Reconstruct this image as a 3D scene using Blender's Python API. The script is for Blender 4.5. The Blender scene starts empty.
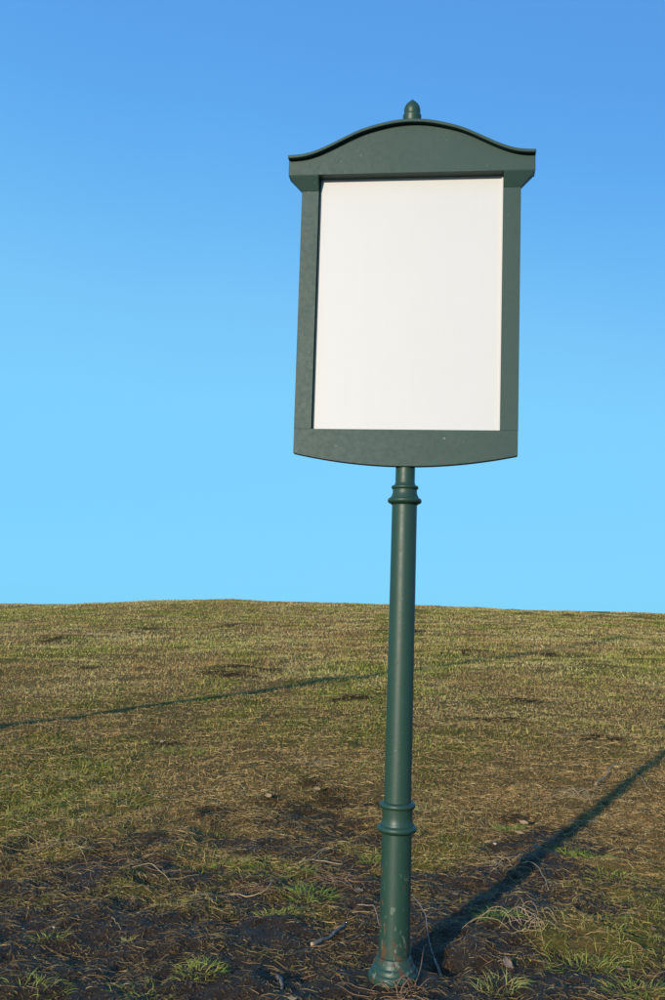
import bpy, bmesh, math
import numpy as np
from mathutils import Vector, Matrix

SC = bpy.context.scene
COL = SC.collection
R = math.radians

# ------------------------------------------------------------------ camera
CAM_H = 1.40
PITCH, ROLL, FPX = R(5.8807), R(0.70), 1000.0        # focal length in pixels of the 665x1000 frame
cam_d = bpy.data.cameras.new('camera')
cam = bpy.data.objects.new('camera', cam_d); COL.objects.link(cam)
cp, sp = math.cos(PITCH), math.sin(PITCH)
FW = Vector((0, cp, sp)); U0 = Vector((0, -sp, cp)); R0 = Vector((1, 0, 0))
RT = R0 * math.cos(ROLL) + U0 * math.sin(ROLL)
UP = U0 * math.cos(ROLL) - R0 * math.sin(ROLL)
m = Matrix((RT, UP, -FW)).transposed().to_4x4(); m.translation = (0, 0, CAM_H)
cam.matrix_world = m
cam_d.sensor_fit = 'VERTICAL'; cam_d.sensor_height = 36.0; cam_d.lens = 36.0 * FPX / 1000.0
cam_d.clip_start = 0.05; cam_d.clip_end = 8000
SC.camera = cam

# ------------------------------------------------------------------ light
SUN_AZ, SUN_EL = R(27.2), R(13.0)       # azimuth in which the shadows run (from +Y towards +X)
world = bpy.data.worlds.new('World'); SC.world = world; world.use_nodes = True
nt = world.node_tree; nt.nodes.clear()
sky = nt.nodes.new('ShaderNodeTexSky'); sky.sky_type = 'NISHITA'; sky.sun_disc = False
sky.sun_elevation = SUN_EL; sky.sun_rotation = SUN_AZ + math.pi
sky.air_density = 1.0; sky.dust_density = 0.2; sky.ozone_density = 2.0
tc = nt.nodes.new('ShaderNodeTexCoord'); sep = nt.nodes.new('ShaderNodeSeparateXYZ')
nt.links.new(tc.outputs['Generated'], sep.inputs[0])
# the clear blue of this sky by height above the horizon alone, the same all round
SKY_BLUE = [(0.0, (0.19, 0.66, 1.0)), (0.0112, (0.193, 0.66, 1.03)), (0.1, (0.2, 0.639, 1.013)), (0.1976, (0.207, 0.638, 1.008)), (0.2915, (0.194, 0.568, 0.968)), (0.3794, (0.146, 0.484, 0.929)), (0.4596, (0.116, 0.406, 0.888)), (0.5313, (0.102, 0.364, 0.84)), (0.75, (0.085, 0.30, 0.73)), (1.0, (0.075, 0.27, 0.68))]
rampw = nt.nodes.new('ShaderNodeValToRGB')
for k, (p, c) in enumerate(SKY_BLUE):
    e = rampw.color_ramp.elements[k] if k < 2 else rampw.color_ramp.elements.new(p)
    e.position = p; e.color = (*c, 1)
# height above the horizon, a little deeper blue towards +X, with a faint unevenness
zx = nt.nodes.new('ShaderNodeMath'); zx.operation = 'MULTIPLY_ADD'; nt.links.new(sep.outputs['X'], zx.inputs[0]); zx.inputs[1].default_value = 0.38; zx.inputs[2].default_value = 1.05
zm = nt.nodes.new('ShaderNodeMath'); zm.operation = 'MULTIPLY'; nt.links.new(sep.outputs['Z'], zm.inputs[0]); nt.links.new(zx.outputs[0], zm.inputs[1])
sn = nt.nodes.new('ShaderNodeTexNoise'); sn.inputs['Scale'].default_value = 2.2; sn.inputs['Detail'].default_value = 4.0; nt.links.new(tc.outputs['Generated'], sn.inputs['Vector'])
zn = nt.nodes.new('ShaderNodeMath'); zn.operation = 'MULTIPLY_ADD'; nt.links.new(sn.outputs[0], zn.inputs[0]); zn.inputs[1].default_value = 0.10; nt.links.new(zm.outputs[0], zn.inputs[2])
zs = nt.nodes.new('ShaderNodeMath'); zs.operation = 'SUBTRACT'; nt.links.new(zn.outputs[0], zs.inputs[0]); zs.inputs[1].default_value = 0.05
nt.links.new(zs.outputs[0], rampw.inputs[0])
SKY_STRENGTH = 0.12
scl = nt.nodes.new('ShaderNodeVectorMath'); scl.operation = 'SCALE'; scl.inputs['Scale'].default_value = 1 / SKY_STRENGTH
nt.links.new(rampw.outputs[0], scl.inputs[0])
mixw = nt.nodes.new('ShaderNodeMix'); mixw.data_type = 'RGBA'; mixw.clamp_result = False
mixw.inputs[0].default_value = 0.95
nt.links.new(sky.outputs[0], mixw.inputs[6]); nt.links.new(scl.outputs[0], mixw.inputs[7])
bg = nt.nodes.new('ShaderNodeBackground'); bg.inputs['Strength'].default_value = SKY_STRENGTH
ow = nt.nodes.new('ShaderNodeOutputWorld')
nt.links.new(mixw.outputs[2], bg.inputs[0]); nt.links.new(bg.outputs[0], ow.inputs[0])

sun_d = bpy.data.lights.new('sun', 'SUN'); sun = bpy.data.objects.new('sun', sun_d); COL.objects.link(sun)
sun_d.energy = 4.2; sun_d.angle = R(1.0); sun_d.color = (1.0, 0.90, 0.72)
sdir = Vector((math.sin(SUN_AZ) * math.cos(SUN_EL), math.cos(SUN_AZ) * math.cos(SUN_EL), -math.sin(SUN_EL)))
sun.rotation_euler = sdir.to_track_quat('-Z', 'Y').to_euler(); sun.location = (-8, -14, 12)
vs = SC.view_settings
vs.view_transform = 'Standard'; vs.look = 'None'; vs.gamma = 1.0; vs.use_curve_mapping = False; vs.exposure = 0.0

# ------------------------------------------------------------------ helpers
def ray(px, py):
    return FW + RT * ((px - 332.5) / FPX) - UP * ((py - 500.0) / FPX)
def at(px, py):                      # pixel of the photograph -> point on the ground
    d = ray(px, py); t = -CAM_H / d.z
    p = Vector((0, 0, CAM_H)) + d * t
    p.z = float(height(np.array([p.x]), np.array([p.y]))[0])
    return p
def tag(o, label=None, cat=None, group=None, kind=None):
    if label: o['label'] = label
    if cat: o['category'] = cat
    if group: o['group'] = group
    if kind: o['kind'] = kind
    return o
def link(name, me, mat, parent=None):
    o = bpy.data.objects.new(name, me); COL.objects.link(o)
    if mat: me.materials.append(mat)
    if parent: o.parent = parent
    return o
def from_bm(name, bm, mat, parent=None, smooth=False, angle=None):
    bmesh.ops.recalc_face_normals(bm, faces=bm.faces)
    me = bpy.data.meshes.new(name); bm.to_mesh(me); bm.free()
    if smooth:
        me.polygons.foreach_set('use_smooth', [True] * len(me.polygons))
        if angle: me.set_sharp_from_angle(angle=angle)
    return link(name, me, mat, parent)

def _hash(ix, iy, seed):
    n = (ix.astype(np.int64) * 374761393 + iy.astype(np.int64) * 668265263 + seed * 1274126177) & 0xffffffff
    n = ((n ^ (n >> 13)) * 1274126177) & 0xffffffff
    n = (n ^ (n >> 16))
    return (n & 0xffffff) / float(0xffffff)
def vnoise(x, y, seed=0):
    ix = np.floor(x); iy = np.floor(y); fx = x - ix; fy = y - iy
    ux = fx * fx * (3 - 2 * fx); uy = fy * fy * (3 - 2 * fy)
    a = _hash(ix, iy, seed); b = _hash(ix + 1, iy, seed); c = _hash(ix, iy + 1, seed); d = _hash(ix + 1, iy + 1, seed)
    return (a + (b - a) * ux) * (1 - uy) + (c + (d - c) * ux) * uy - 0.5
def fbm(x, y, seed=0, oct=3):
    s = 0; amp = 1.0
    for k in range(oct):
        c, sn = math.cos(0.6 * k + seed), math.sin(0.6 * k + seed)
        s = s + amp * vnoise((x * c - y * sn) * 2 ** k + 17.3 * k, (x * sn + y * c) * 2 ** k + 5.1 * k, seed + 31 * k)
        amp *= 0.5
    return s
def sstep(a, b, v):
    t = np.clip((v - a) / (b - a), 0, 1); return t * t * (3 - 2 * t)

# crest of the rise at y = 92 m: how far the skyline stands above or below the flat line, in metres over x
CREST_Y = 92.0
_cx = np.array([-200, -60, -30.6, -25.1, -22.8, -21.9, -17.7, -14.5, -8.5, -6.5, -2.1, .7, 3.4, 7.6, 12.9, 15.4, 20.5, 22, 23.3, 24.6, 26.9, 28.7, 30.6, 60, 200.])
_cz = np.array([.9, .9, .92, .95, .84, 1.02, 1.28, 1.45, 1.61, 1.50, 1.42, 1.40, 1.33, 1.28, 1.16, 1.0, .93, .78, .77, .93, .90, .70, .72, .8, 1.0])
MOUNDS = []       # bare soil mounds and bare patches (x, y, rx, ry, height), filled below

def height(x, y, patches=True):
    d = np.hypot(x, y)
    near = 1 - sstep(9, 22, d)
    z = 0.035 * fbm(x * 0.55, y * 0.55, 3, 2)
    z = z + near * (0.040 * fbm(x * 2.1, y * 2.1, 7, 2) + 0.034 * fbm(x * 6.5, y * 6.5, 11, 3))
    mu = mudness(x, y)
    z = z + (1 - sstep(6.5, 9, d)) * mu * (0.020 * fbm(x * 15, y * 15, 19, 3) - 0.01)
    z = z + sstep(9, 22, d) * 0.10 * fbm(x * 0.8, y * 0.7, 5, 3)
    rise = np.interp(x, _cx, _cz) + 0.05 * fbm(x * 0.5, y * 0.1, 23, 3)
    z = z + rise * sstep(26, CREST_Y, y) ** 1.15
    z = z - 60.0 * sstep(CREST_Y + 4, CREST_Y + 700, y)
    # worn hollow beside the post
    z = z - 0.05 * np.exp(-(((x - 0.47) / 0.09) ** 2 + ((y - 4.18) / 0.10) ** 2))
    for (mx, my, rx, ry, h) in MOUNDS:
        k = np.nonzero((np.abs(x - mx) < 3 * rx) & (np.abs(y - my) < 3 * ry))[0]
        if len(k): z[k] += h * blob(x[k], y[k], mx, my, rx, ry) * (1 + 0.6 * vnoise(x[k] * 6 / rx, y[k] * 6 / ry, 91))
    # level at the foot of the post
    w = np.exp(-(((x - 0.26) / 0.16) ** 2 + ((y - 4.03) / 0.16) ** 2))
    return z * (1 - w) - 0.034 * w

def blob(x, y, bx, by, rx, ry):
    return np.exp(-(((x - bx) / rx) ** 2 + ((y - by) / ry) ** 2))
def shadow_mud(x, y):                    # muddy soil darkened along the post's cast shadow, so the shadow blends in
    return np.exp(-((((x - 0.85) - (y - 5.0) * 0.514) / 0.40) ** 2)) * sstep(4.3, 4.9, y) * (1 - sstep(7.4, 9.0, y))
def mudness(x, y):
    """0 = closed turf, 1 = bare wet soil"""
    n = 0.55 * fbm(x * 0.8, y * 0.8, 41, 3) + 0.80 * fbm(x * 3.6, y * 3.6, 43, 4)
    f = 0.82 - 0.97 * np.clip((y - 4.2) / 7.5, 0, 1) ** 0.80 + 0.12 * blob(x, y, 0.2, 7.4, 1.9, 1.7) + 0.22 * blob(x, y, 0.75, 5.2, 0.6, 0.8)
    f = f + 0.55 * shadow_mud(x, y)
    f = f + 0.25 * blob(x, y, -0.75, 4.5, 0.7, 0.8) + 0.25 * blob(x, y, 0.5, 4.2, 0.35, 0.5) + 0.25 * blob(x, y, -0.1, 5.3, 1.0, 0.7)
    f = f - 0.45 * blob(x, y, -2.3, 6.6, 1.2, 1.3) - 0.35 * blob(x, y, -1.5, 8.5, 1.6, 1.6)
    f = f - 0.40 * blob(x, y, 1.35, 4.6, 0.55, 0.75) - 0.30 * blob(x, y, 2.6, 7.0, 1.1, 1.6) - 0.18 * blob(x, y, -0.25, 5.0, 0.35, 0.22)
    f = f - 0.12 * blob(x, y, 0.75, 5.7, 0.4, 0.4)
    v = sstep(0.02, 1.12, f + n)
    for (mx, my, rx, ry, h) in MOUNDS:
        k = np.nonzero((np.abs(x - mx) < 2.5 * rx) & (np.abs(y - my) < 2.5 * ry))[0]
        if len(k): v[k] = np.maximum(v[k], 0.80 * sstep(0.35, 0.95, blob(x[k], y[k], mx, my, rx, ry) + 0.9 * fbm(x[k] * 2.2 / rx, y[k] * 2.2 / ry, 77, 3)))
    return v
def greenness(x, y):
    g = 0.31 + 0.20 * (1 - sstep(5.0, 6.5, y)) + 0.70 * fbm(x * 0.75, y * 0.22, 51, 4) + 0.60 * fbm(x * 0.22, y * 0.09, 53, 3) + 0.65 * fbm(x * 2.4, y * 1.0, 57, 3)
    g = g + 0.30 * blob(x, y, -2.2, 7.4, 1.5, 2.0) - 0.42 * sstep(5.4, 6.6, y) * (1 - sstep(8.5, 11.5, y)) * sstep(-1.9, -0.7, x)
    g = g + 0.40 * blob(x, y, 1.35, 4.5, 0.75, 0.8) + 0.45 * blob(x, y, -0.3, 5.0, 0.5, 0.35) + 0.25 * blob(x, y, -0.75, 4.2, 0.5, 0.3)
    return np.clip(g, 0, 1)

def _gp(px, py):
    d = ray(px, py); t = -CAM_H / d.z; return d.x * t, d.y * t
for (px, py, w, dp, h) in [(250, 669, .9, 1.3, .03), (232, 676, .8, 1.0, .02), (525, 701, .55, .7, .04), (508, 724, .55, .6, .03),
                           (610, 741, .35, .4, .03), (354, 699, .5, .7, .03), (165, 745, .25, .3, .03), (230, 632, 1.3, 2.5, .10),
                           (60, 641, 1.0, 2.2, .06), (150, 634, 1.2, 2.2, .05), (400, 636, 1.5, 2.0, .05), (470, 652, .8, 1.2, .05),
                           (555, 655, 1., 1.4, .04), (445, 655, .7, 1., .04), (90, 668, .5, .8, .03)]:
    gx, gy = _gp(px, py); MOUNDS.append((gx, gy, w, dp, h))
for (px, w, h) in [(523, .9, .22), (568, .8, .20), (601, .7, .20), (420, .6, .14), (640, 1.4, .16), (300, 1.5, .10), (170, 1.3, .10)]:
    MOUNDS.append(((px - 332.5) * 0.070, 70.0, w, 1.3, h))

# ------------------------------------------------------------------ materials
def mat_new(name):
    ma = bpy.data.materials.new(name); ma.use_nodes = True
    t = ma.node_tree; t.nodes.clear()
    out = t.nodes.new('ShaderNodeOutputMaterial'); b = t.nodes.new('ShaderNodeBsdfPrincipled')
    t.links.new(b.outputs[0], out.inputs[0])
    return ma, t, b, out
def node(t, ty, **kw):
    n = t.nodes.new(ty)
    for k, v in kw.items(): setattr(n, k, v)
    return n
def noise(t, scale, detail=4, rough=0.6, vec=None):
    n = node(t, 'ShaderNodeTexNoise'); n.inputs['Scale'].default_value = scale
    n.inputs['Detail'].default_value = detail; n.inputs['Roughness'].default_value = rough
    if vec is not None: t.links.new(vec, n.inputs['Vector'])
    return n
def ramp(t, fac, stops):
    r = node(t, 'ShaderNodeValToRGB'); e = r.color_ramp.elements
    for k, (p, c) in enumerate(stops):
        el = e[k] if k < 2 else e.new(p)
        el.position = p; el.color = (*c, 1) if len(c) == 3 else c
    t.links.new(fac, r.inputs[0]); return r
def mixc(t, fac, a, b, blend='MIX'):
    mx = node(t, 'ShaderNodeMix', data_type='RGBA', blend_type=blend)
    for s, v in ((0, fac), (6, a), (7, b)):
        if isinstance(v, (int, float)): mx.inputs[s].default_value = v
        elif isinstance(v, tuple): mx.inputs[s].default_value = (*v, 1)
        else: t.links.new(v, mx.inputs[s])
    return mx.outputs[2]
def math_n(t, op, a, b=None, c=None):
    n = node(t, 'ShaderNodeMath', operation=op)
    for s, v in enumerate((a, b, c)):
        if v is None: continue
        if isinstance(v, (int, float)): n.inputs[s].default_value = v
        else: t.links.new(v, n.inputs[s])
    return n.outputs[0]
def bump(t, bsdf, h, strength, dist):
    b = node(t, 'ShaderNodeBump'); b.inputs['Strength'].default_value = strength; b.inputs['Distance'].default_value = dist
    t.links.new(h, b.inputs['Height']); t.links.new(b.outputs[0], bsdf.inputs['Normal']); return b

def paint_material(name, col, rough, faded, wear=0.0):
    ma, t, b, out = mat_new(name)
    obj = node(t, 'ShaderNodeTexCoord').outputs['Object']
    n1 = noise(t, 3.0, 5, 0.6, obj); n2 = noise(t, 45.0, 4, 0.65, obj)
    c = mixc(t, ramp(t, n1.outputs[0], [(0.35, (0, 0, 0)), (0.7, (1, 1, 1))]).outputs[0], col, faded)
    c = mixc(t, math_n(t, 'MULTIPLY', n2.outputs[0], 0.16), c, tuple(v * 0.72 for v in col))
    rg = math_n(t, 'ADD', math_n(t, 'MULTIPLY', n2.outputs[0], 0.25), rough - 0.12)
    # small pale chips and fly specks
    sp = noise(t, 85.0, 2, 0.5, obj)
    chip = ramp(t, sp.outputs[0], [(0.715, (0, 0, 0)), (0.74, (1, 1, 1))]).outputs[0]
    big = noise(t, 6.0, 2, 0.5, obj)
    chip = math_n(t, 'MULTIPLY', chip, ramp(t, big.outputs[0], [(0.48, (0, 0, 0)), (0.6, (1, 1, 1))]).outputs[0])
    c = mixc(t, math_n(t, 'MULTIPLY', chip, 0.6), c, (0.28, 0.29, 0.25))
    if wear:
        geo = node(t, 'ShaderNodeSeparateXYZ'); t.links.new(obj, geo.inputs[0])
        low = ramp(t, geo.outputs['Z'], [(0.0, (1, 1, 1)), (0.62, (0, 0, 0))]).outputs[0]
        mp = node(t, 'ShaderNodeMapping'); mp.inputs['Scale'].default_value = (1, 1, 0.45); t.links.new(obj, mp.inputs[0])
        rn = noise(t, 34.0, 5, 0.62, mp.outputs[0])
        rf = math_n(t, 'ADD', rn.outputs[0], math_n(t, 'MULTIPLY', low, 0.125))
        rust = ramp(t, rf, [(0.695, (0, 0, 0)), (0.72, (1, 1, 1))]).outputs[0]
        # the band of rust just above the foot, where wet soil splashes
        ft = ramp(t, geo.outputs['Z'], [(0.0, (0, 0, 0)), (0.020, (0, 0, 0)), (0.036, (1, 1, 1)), (0.060, (1, 1, 1)), (0.11, (0, 0, 0))]).outputs[0]
        fn = noise(t, 22.0, 5, 0.7, obj)
        foot = math_n(t, 'MULTIPLY', ft, ramp(t, fn.outputs[0], [(0.46, (0, 0, 0)), (0.66, (1, 1, 1))]).outputs[0])
        pale_n = noise(t, 40.0, 4, 0.6, mp.outputs[0])
        pale = math_n(t, 'MULTIPLY', ramp(t, pale_n.outputs[0], [(0.615, (0, 0, 0)), (0.65, (1, 1, 1))]).outputs[0], low)
        c = mixc(t, math_n(t, 'MULTIPLY', pale, 0.55), c, (0.26, 0.28, 0.20))
        rc = mixc(t, n2.outputs[0], (0.060, 0.026, 0.013), (0.13, 0.060, 0.026))
        rm = math_n(t, 'MAXIMUM', rust, math_n(t, 'MULTIPLY', foot, 0.55))
        c = mixc(t, rm, c, rc)
        rg = math_n(t, 'ADD', rg, math_n(t, 'MULTIPLY', rm, 0.4))
    t.links.new(c, b.inputs['Base Color']); t.links.new(rg, b.inputs['Roughness'])
    b.inputs['Specular IOR Level'].default_value = 0.5 if wear else 0.32
    bump(t, b, n2.outputs[0], 0.07, 0.004)
    return ma
M_BOARD = paint_material('weathered_green_paint', (0.022, 0.055, 0.045), 0.50, (0.027, 0.062, 0.051))
M_POLE = paint_material('glossy_green_paint', (0.018, 0.054, 0.034), 0.46, (0.025, 0.062, 0.041), wear=1.0)

def white_material():
    ma, t, b, out = mat_new('white_sheet')
    obj = node(t, 'ShaderNodeTexCoord').outputs['Object']
    n1 = noise(t, 2.2, 4, 0.55, obj); n2 = noise(t, 130, 3, 0.6, obj)
    c = mixc(t, n1.outputs[0], (0.585, 0.562, 0.552), (0.61, 0.588, 0.576))
    c = mixc(t, math_n(t, 'MULTIPLY', ramp(t, n2.outputs[0], [(0.70, (0, 0, 0)), (0.78, (1, 1, 1))]).outputs[0], 0.25), c, (0.6, 0.58, 0.52))
    mp = node(t, 'ShaderNodeMapping'); mp.inputs['Scale'].default_value = (22, 1, 1.1); t.links.new(obj, mp.inputs[0])
    st = noise(t, 1.0, 5, 0.65, mp.outputs[0])
    c = mixc(t, math_n(t, 'MULTIPLY', ramp(t, st.outputs[0], [(0.50, (0, 0, 0)), (0.80, (1, 1, 1))]).outputs[0], 0.09), c, (0.50, 0.47, 0.42))
    t.links.new(c, b.inputs['Base Color']); b.inputs['Roughness'].default_value = 0.45
    b.inputs['Specular IOR Level'].default_value = 0.3
    bump(t, b, n1.outputs[0], 0.1, 0.01)
    return ma
M_WHITE = white_material()

def ground_material():
    ma, t, b, out = mat_new('soil_and_turf')
    pos = node(t, 'ShaderNodeNewGeometry').outputs['Position']
    at_ = node(t, 'ShaderNodeAttribute', attribute_name='cover'); s = node(t, 'ShaderNodeSeparateColor')
    t.links.new(at_.outputs['Color'], s.inputs[0])
    mud, green = s.outputs[0], s.outputs[1]
    nf = noise(t, 55, 6, 0.75, pos); nm = noise(t, 13, 6, 0.70, pos); nl = noise(t, 1.3, 5, 0.6, pos); nx = noise(t, 0.28, 6, 0.62, pos)
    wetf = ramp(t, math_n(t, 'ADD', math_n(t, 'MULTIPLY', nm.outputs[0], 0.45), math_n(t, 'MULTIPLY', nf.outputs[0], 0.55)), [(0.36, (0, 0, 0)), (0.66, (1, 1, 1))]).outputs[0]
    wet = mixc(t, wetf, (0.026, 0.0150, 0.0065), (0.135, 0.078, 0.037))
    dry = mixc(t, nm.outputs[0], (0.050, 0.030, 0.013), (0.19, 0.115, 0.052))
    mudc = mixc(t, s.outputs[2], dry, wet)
    thatch = mixc(t, nf.outputs[0], (0.085, 0.050, 0.018), (0.50, 0.32, 0.115))
    gr = mixc(t, nf.outputs[0], (0.075, 0.063, 0.014), (0.38, 0.30, 0.062))
    g2 = math_n(t, 'ADD', green, math_n(t, 'MULTIPLY', math_n(t, 'SUBTRACT', nl.outputs[0], 0.5), 1.3))
    turf = mixc(t, ramp(t, g2, [(0.25, (0, 0, 0)), (0.75, (1, 1, 1))]).outputs[0], thatch, gr)
    mm = math_n(t, 'ADD', mud, math_n(t, 'MULTIPLY', math_n(t, 'SUBTRACT', nm.outputs[0], 0.5), 1.1))
    c = mixc(t, ramp(t, mm, [(0.35, (0, 0, 0)), (0.65, (1, 1, 1))]).outputs[0], turf, mudc)
    t.links.new(c, b.inputs['Base Color'])
    rr = ramp(t, math_n(t, 'ADD', mm, math_n(t, 'MULTIPLY', nm.outputs[0], 0.5)), [(0.6, (0.9, 0.9, 0.9)), (1.3, (0.55, 0.55, 0.55))])
    t.links.new(rr.outputs[0], b.inputs['Roughness'])
    t.links.new(math_n(t, 'MULTIPLY', math_n(t, 'MULTIPLY', mud, s.outputs[2]), 0.22), b.inputs['Specular IOR Level'])
    hs = math_n(t, 'ADD', nf.outputs[0], math_n(t, 'MULTIPLY', nm.outputs[0], 2.0))
    bump(t, b, hs, 1.0, 0.05)
    return ma
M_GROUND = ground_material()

def blade_material(name, rough=0.6, trans=0.25):
    ma, t, b, out = mat_new(name)
    a = node(t, 'ShaderNodeAttribute', attribute_name='tint')
    t.links.new(a.outputs['Color'], b.inputs['Base Color']); b.inputs['Roughness'].default_value = rough
    b.inputs['Specular IOR Level'].default_value = 0.08
    tr = node(t, 'ShaderNodeBsdfTranslucent'); t.links.new(a.outputs['Color'], tr.inputs[0])
    mx = node(t, 'ShaderNodeMixShader'); mx.inputs[0].default_value = trans
    t.links.new(b.outputs[0], mx.inputs[1]); t.links.new(tr.outputs[0], mx.inputs[2]); t.links.new(mx.outputs[0], out.inputs[0])
    return ma
M_BLADE = blade_material('grass_blade'); M_STRAW = blade_material('dry_straw', 0.8, 0.1)

def simple(name, c1, c2, scale, rough=0.8, bm_=0.4):
    ma, t, b, out = mat_new(name)
    obj = node(t, 'ShaderNodeTexCoord').outputs['Object']
    n = noise(t, scale, 5, 0.65, obj)
    t.links.new(mixc(t, ramp(t, n.outputs[0], [(0.3, (0, 0, 0)), (0.7, (1, 1, 1))]).outputs[0], c1, c2), b.inputs['Base Color'])
    b.inputs['Roughness'].default_value = rough
    bump(t, b, n.outputs[0], bm_, 0.003)
    return ma
M_BARK = simple('weathered_bark', (0.07, 0.055, 0.045), (0.22, 0.19, 0.16), 60)
M_WOOD = simple('cut_wood', (0.38, 0.25, 0.12), (0.55, 0.40, 0.22), 40)
M_LEAF_PINK = simple('faded_pink_leaf', (0.50, 0.24, 0.13), (0.62, 0.34, 0.20), 35)
M_LEAF_BROWN = simple('brown_leaf', (0.22, 0.11, 0.05), (0.32, 0.18, 0.09), 35)
M_LEAF_PALE = simple('bleached_leaf', (0.34, 0.21, 0.095), (0.46, 0.31, 0.155), 35)
M_LEAF_GREY = simple('grey_leaf', (0.15, 0.10, 0.065), (0.23, 0.165, 0.115), 35)
M_STONE = simple('pale_stone', (0.34, 0.27, 0.20), (0.50, 0.42, 0.33), 50)

# ------------------------------------------------------------------ ground: one sheet, finest around the post
def spaced(lo, hi, step, far_lo, far_hi, grow):
    a = list(np.arange(lo, hi + step / 2, step)); s = step; v = a[-1]
    while v < far_hi: s = min(s * grow, 120); v += s; a.append(v)
    s = step; v = a[0]; pre = []
    while v > far_lo: s = min(s * grow, 120); v -= s; pre.append(v)
    return np.array(pre[::-1] + a)
def build_ground():
    xs = spaced(-2.4, 2.6, 0.0185, -2500, 2500, 1.075); ys = spaced(3.2, 7.4, 0.0185, -300, 3000, 1.034)
    X, Y = np.meshgrid(xs, ys); nx, ny = len(xs), len(ys)
    x, y = X.ravel(), Y.ravel()
    z = height(x, y)
    me = bpy.data.meshes.new('ground')
    me.vertices.add(nx * ny); me.vertices.foreach_set('co', np.stack([x, y, z], 1).astype(np.float32).ravel())
    i = (np.arange(ny - 1)[:, None] * nx + np.arange(nx - 1)[None, :]).ravel()
    q = np.stack([i, i + 1, i + nx + 1, i + nx], 1).astype(np.int32)
    me.loops.add(q.size); me.loops.foreach_set('vertex_index', q.ravel())
    me.polygons.add(len(q)); me.polygons.foreach_set('loop_start', np.arange(0, q.size, 4, dtype=np.int32))
    me.polygons.foreach_set('use_smooth', np.ones(len(q), bool))
    me.update(calc_edges=True)
    ca = me.attributes.new('cover', 'FLOAT_COLOR', 'POINT')
    cc = np.stack([mudness(x, y), greenness(x, y), np.maximum(1 - sstep(4.7, 7.6, y), 0.8 * shadow_mud(x, y)), np.ones_like(x)], 1).astype(np.float32)  # third channel: wet soil nearby, and darker soil along the post's shadow
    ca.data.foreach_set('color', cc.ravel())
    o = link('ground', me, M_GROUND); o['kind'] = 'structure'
    return nx, ny
print('ground grid', build_ground())

# ------------------------------------------------------------------ grass and straw
rng = np.random.default_rng(12)
def ribbons(name, pts, width, col, mat, roll=0.8):
    """pts (N,S,3) centre lines, width (N,S), col (N,3): narrow ribbons lying across their own heading; the last station is a point"""
    N, S, _ = pts.shape
    h = np.gradient(pts, axis=1); side = np.stack([-h[..., 1], h[..., 0], np.zeros((N, S))], -1)
    side /= np.linalg.norm(side, axis=-1, keepdims=True) + 1e-9
    tn = h / (np.linalg.norm(h, axis=-1, keepdims=True) + 1e-9)
    ra = np.clip(rng.normal(0, roll, N), -1.5, 1.5)[:, None, None] * np.linspace(0.6, 1.3, S)[None, :, None]
    side = side * np.cos(ra) + np.cross(side, tn) * np.sin(ra)
    a = pts + side * width[..., None] / 2; b = pts - side * width[..., None] / 2
    V = 2 * (S - 1) + 1
    co = np.empty((N, V, 3), np.float32)
    co[:, 0:2 * (S - 1):2] = a[:, :-1]; co[:, 1:2 * (S - 1):2] = b[:, :-1]; co[:, -1] = pts[:, -1]
    quads = []
    for s in range(S - 2): quads += [2 * s, 2 * s + 1, 2 * s + 3, 2 * s + 2]
    tri = [2 * (S - 2), 2 * (S - 2) + 1, V - 1]
    pat = np.array(quads + tri, np.int32)
    lp = (np.arange(N, dtype=np.int32)[:, None] * V + pat[None]).ravel()
    nl = len(pat); st = np.array(list(range(0, len(quads), 4)) + [len(quads)], np.int32)
    starts = (np.arange(N, dtype=np.int32)[:, None] * nl + st[None]).ravel()
    me = bpy.data.meshes.new(name)
    me.vertices.add(N * V); me.vertices.foreach_set('co', co.ravel())
    me.loops.add(len(lp)); me.loops.foreach_set('vertex_index', lp)
    me.polygons.add(len(starts)); me.polygons.foreach_set('loop_start', starts)
    me.update(calc_edges=True)
    ca = me.attributes.new('tint', 'FLOAT_COLOR', 'POINT')
    cc = np.ones((N, V, 4), np.float32); cc[..., :3] = col[:, None, :]
    ca.data.foreach_set('color', cc.ravel())
    return link(name, me, mat)
def blades(x, y, L, w, lean, bend, az, S=3):
    """bent blades rising from the ground; lean and bend in radians from the upright"""
    z = height(x, y) - 0.003
    pts = np.empty((len(x), S, 3)); pts[:, 0] = np.stack([x, y, z], 1)
    dx, dy = np.sin(az), np.cos(az)
    for s in range(1, S):
        th = lean + bend * (s - 1) / max(1, S - 2); l = L / (S - 1)
        pts[:, s, 0] = pts[:, s - 1, 0] + l * np.sin(th) * dx
        pts[:, s, 1] = pts[:, s - 1, 1] + l * np.sin(th) * dy
        pts[:, s, 2] = pts[:, s - 1, 2] + l * np.cos(th)
    wt = np.array([1.0, 0.8, 0.5, 0.3][:S])
    return pts, w[:, None] * wt[None]
def straws(x, y, L, w, az, curl, lift, S=5):
    pts = np.empty((len(x), S, 3)); px, py = x.copy(), y.copy()
    for s in range(S):
        t = s / (S - 1)
        pts[:, s, 0] = px; pts[:, s, 1] = py
        pts[:, s, 2] = height(px, py) + 0.004 + lift * np.sin(math.pi * min(1, t * 1.15 + 0.08))
        px = px + L / (S - 1) * np.sin(az + curl * t); py = py + L / (S - 1) * np.cos(az + curl * t)
    return pts, np.repeat(w[:, None], S, 1)
def scatter(n, dens, d0, d1):
    g = np.geomspace(d0, d1, 400); half = 0.40 * g + 0.9
    pdf = dens(g) * half; cdf = np.concatenate([[0], np.cumsum((pdf[1:] + pdf[:-1]) / 2 * np.diff(g))])
    d = np.interp(rng.random(n) * cdf[-1], cdf, g)
    return (rng.random(n) * 2 - 1) * (0.40 * d + 0.9), d
def lerp(a, b, t): return a + (b - a) * t[:, None]
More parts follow.
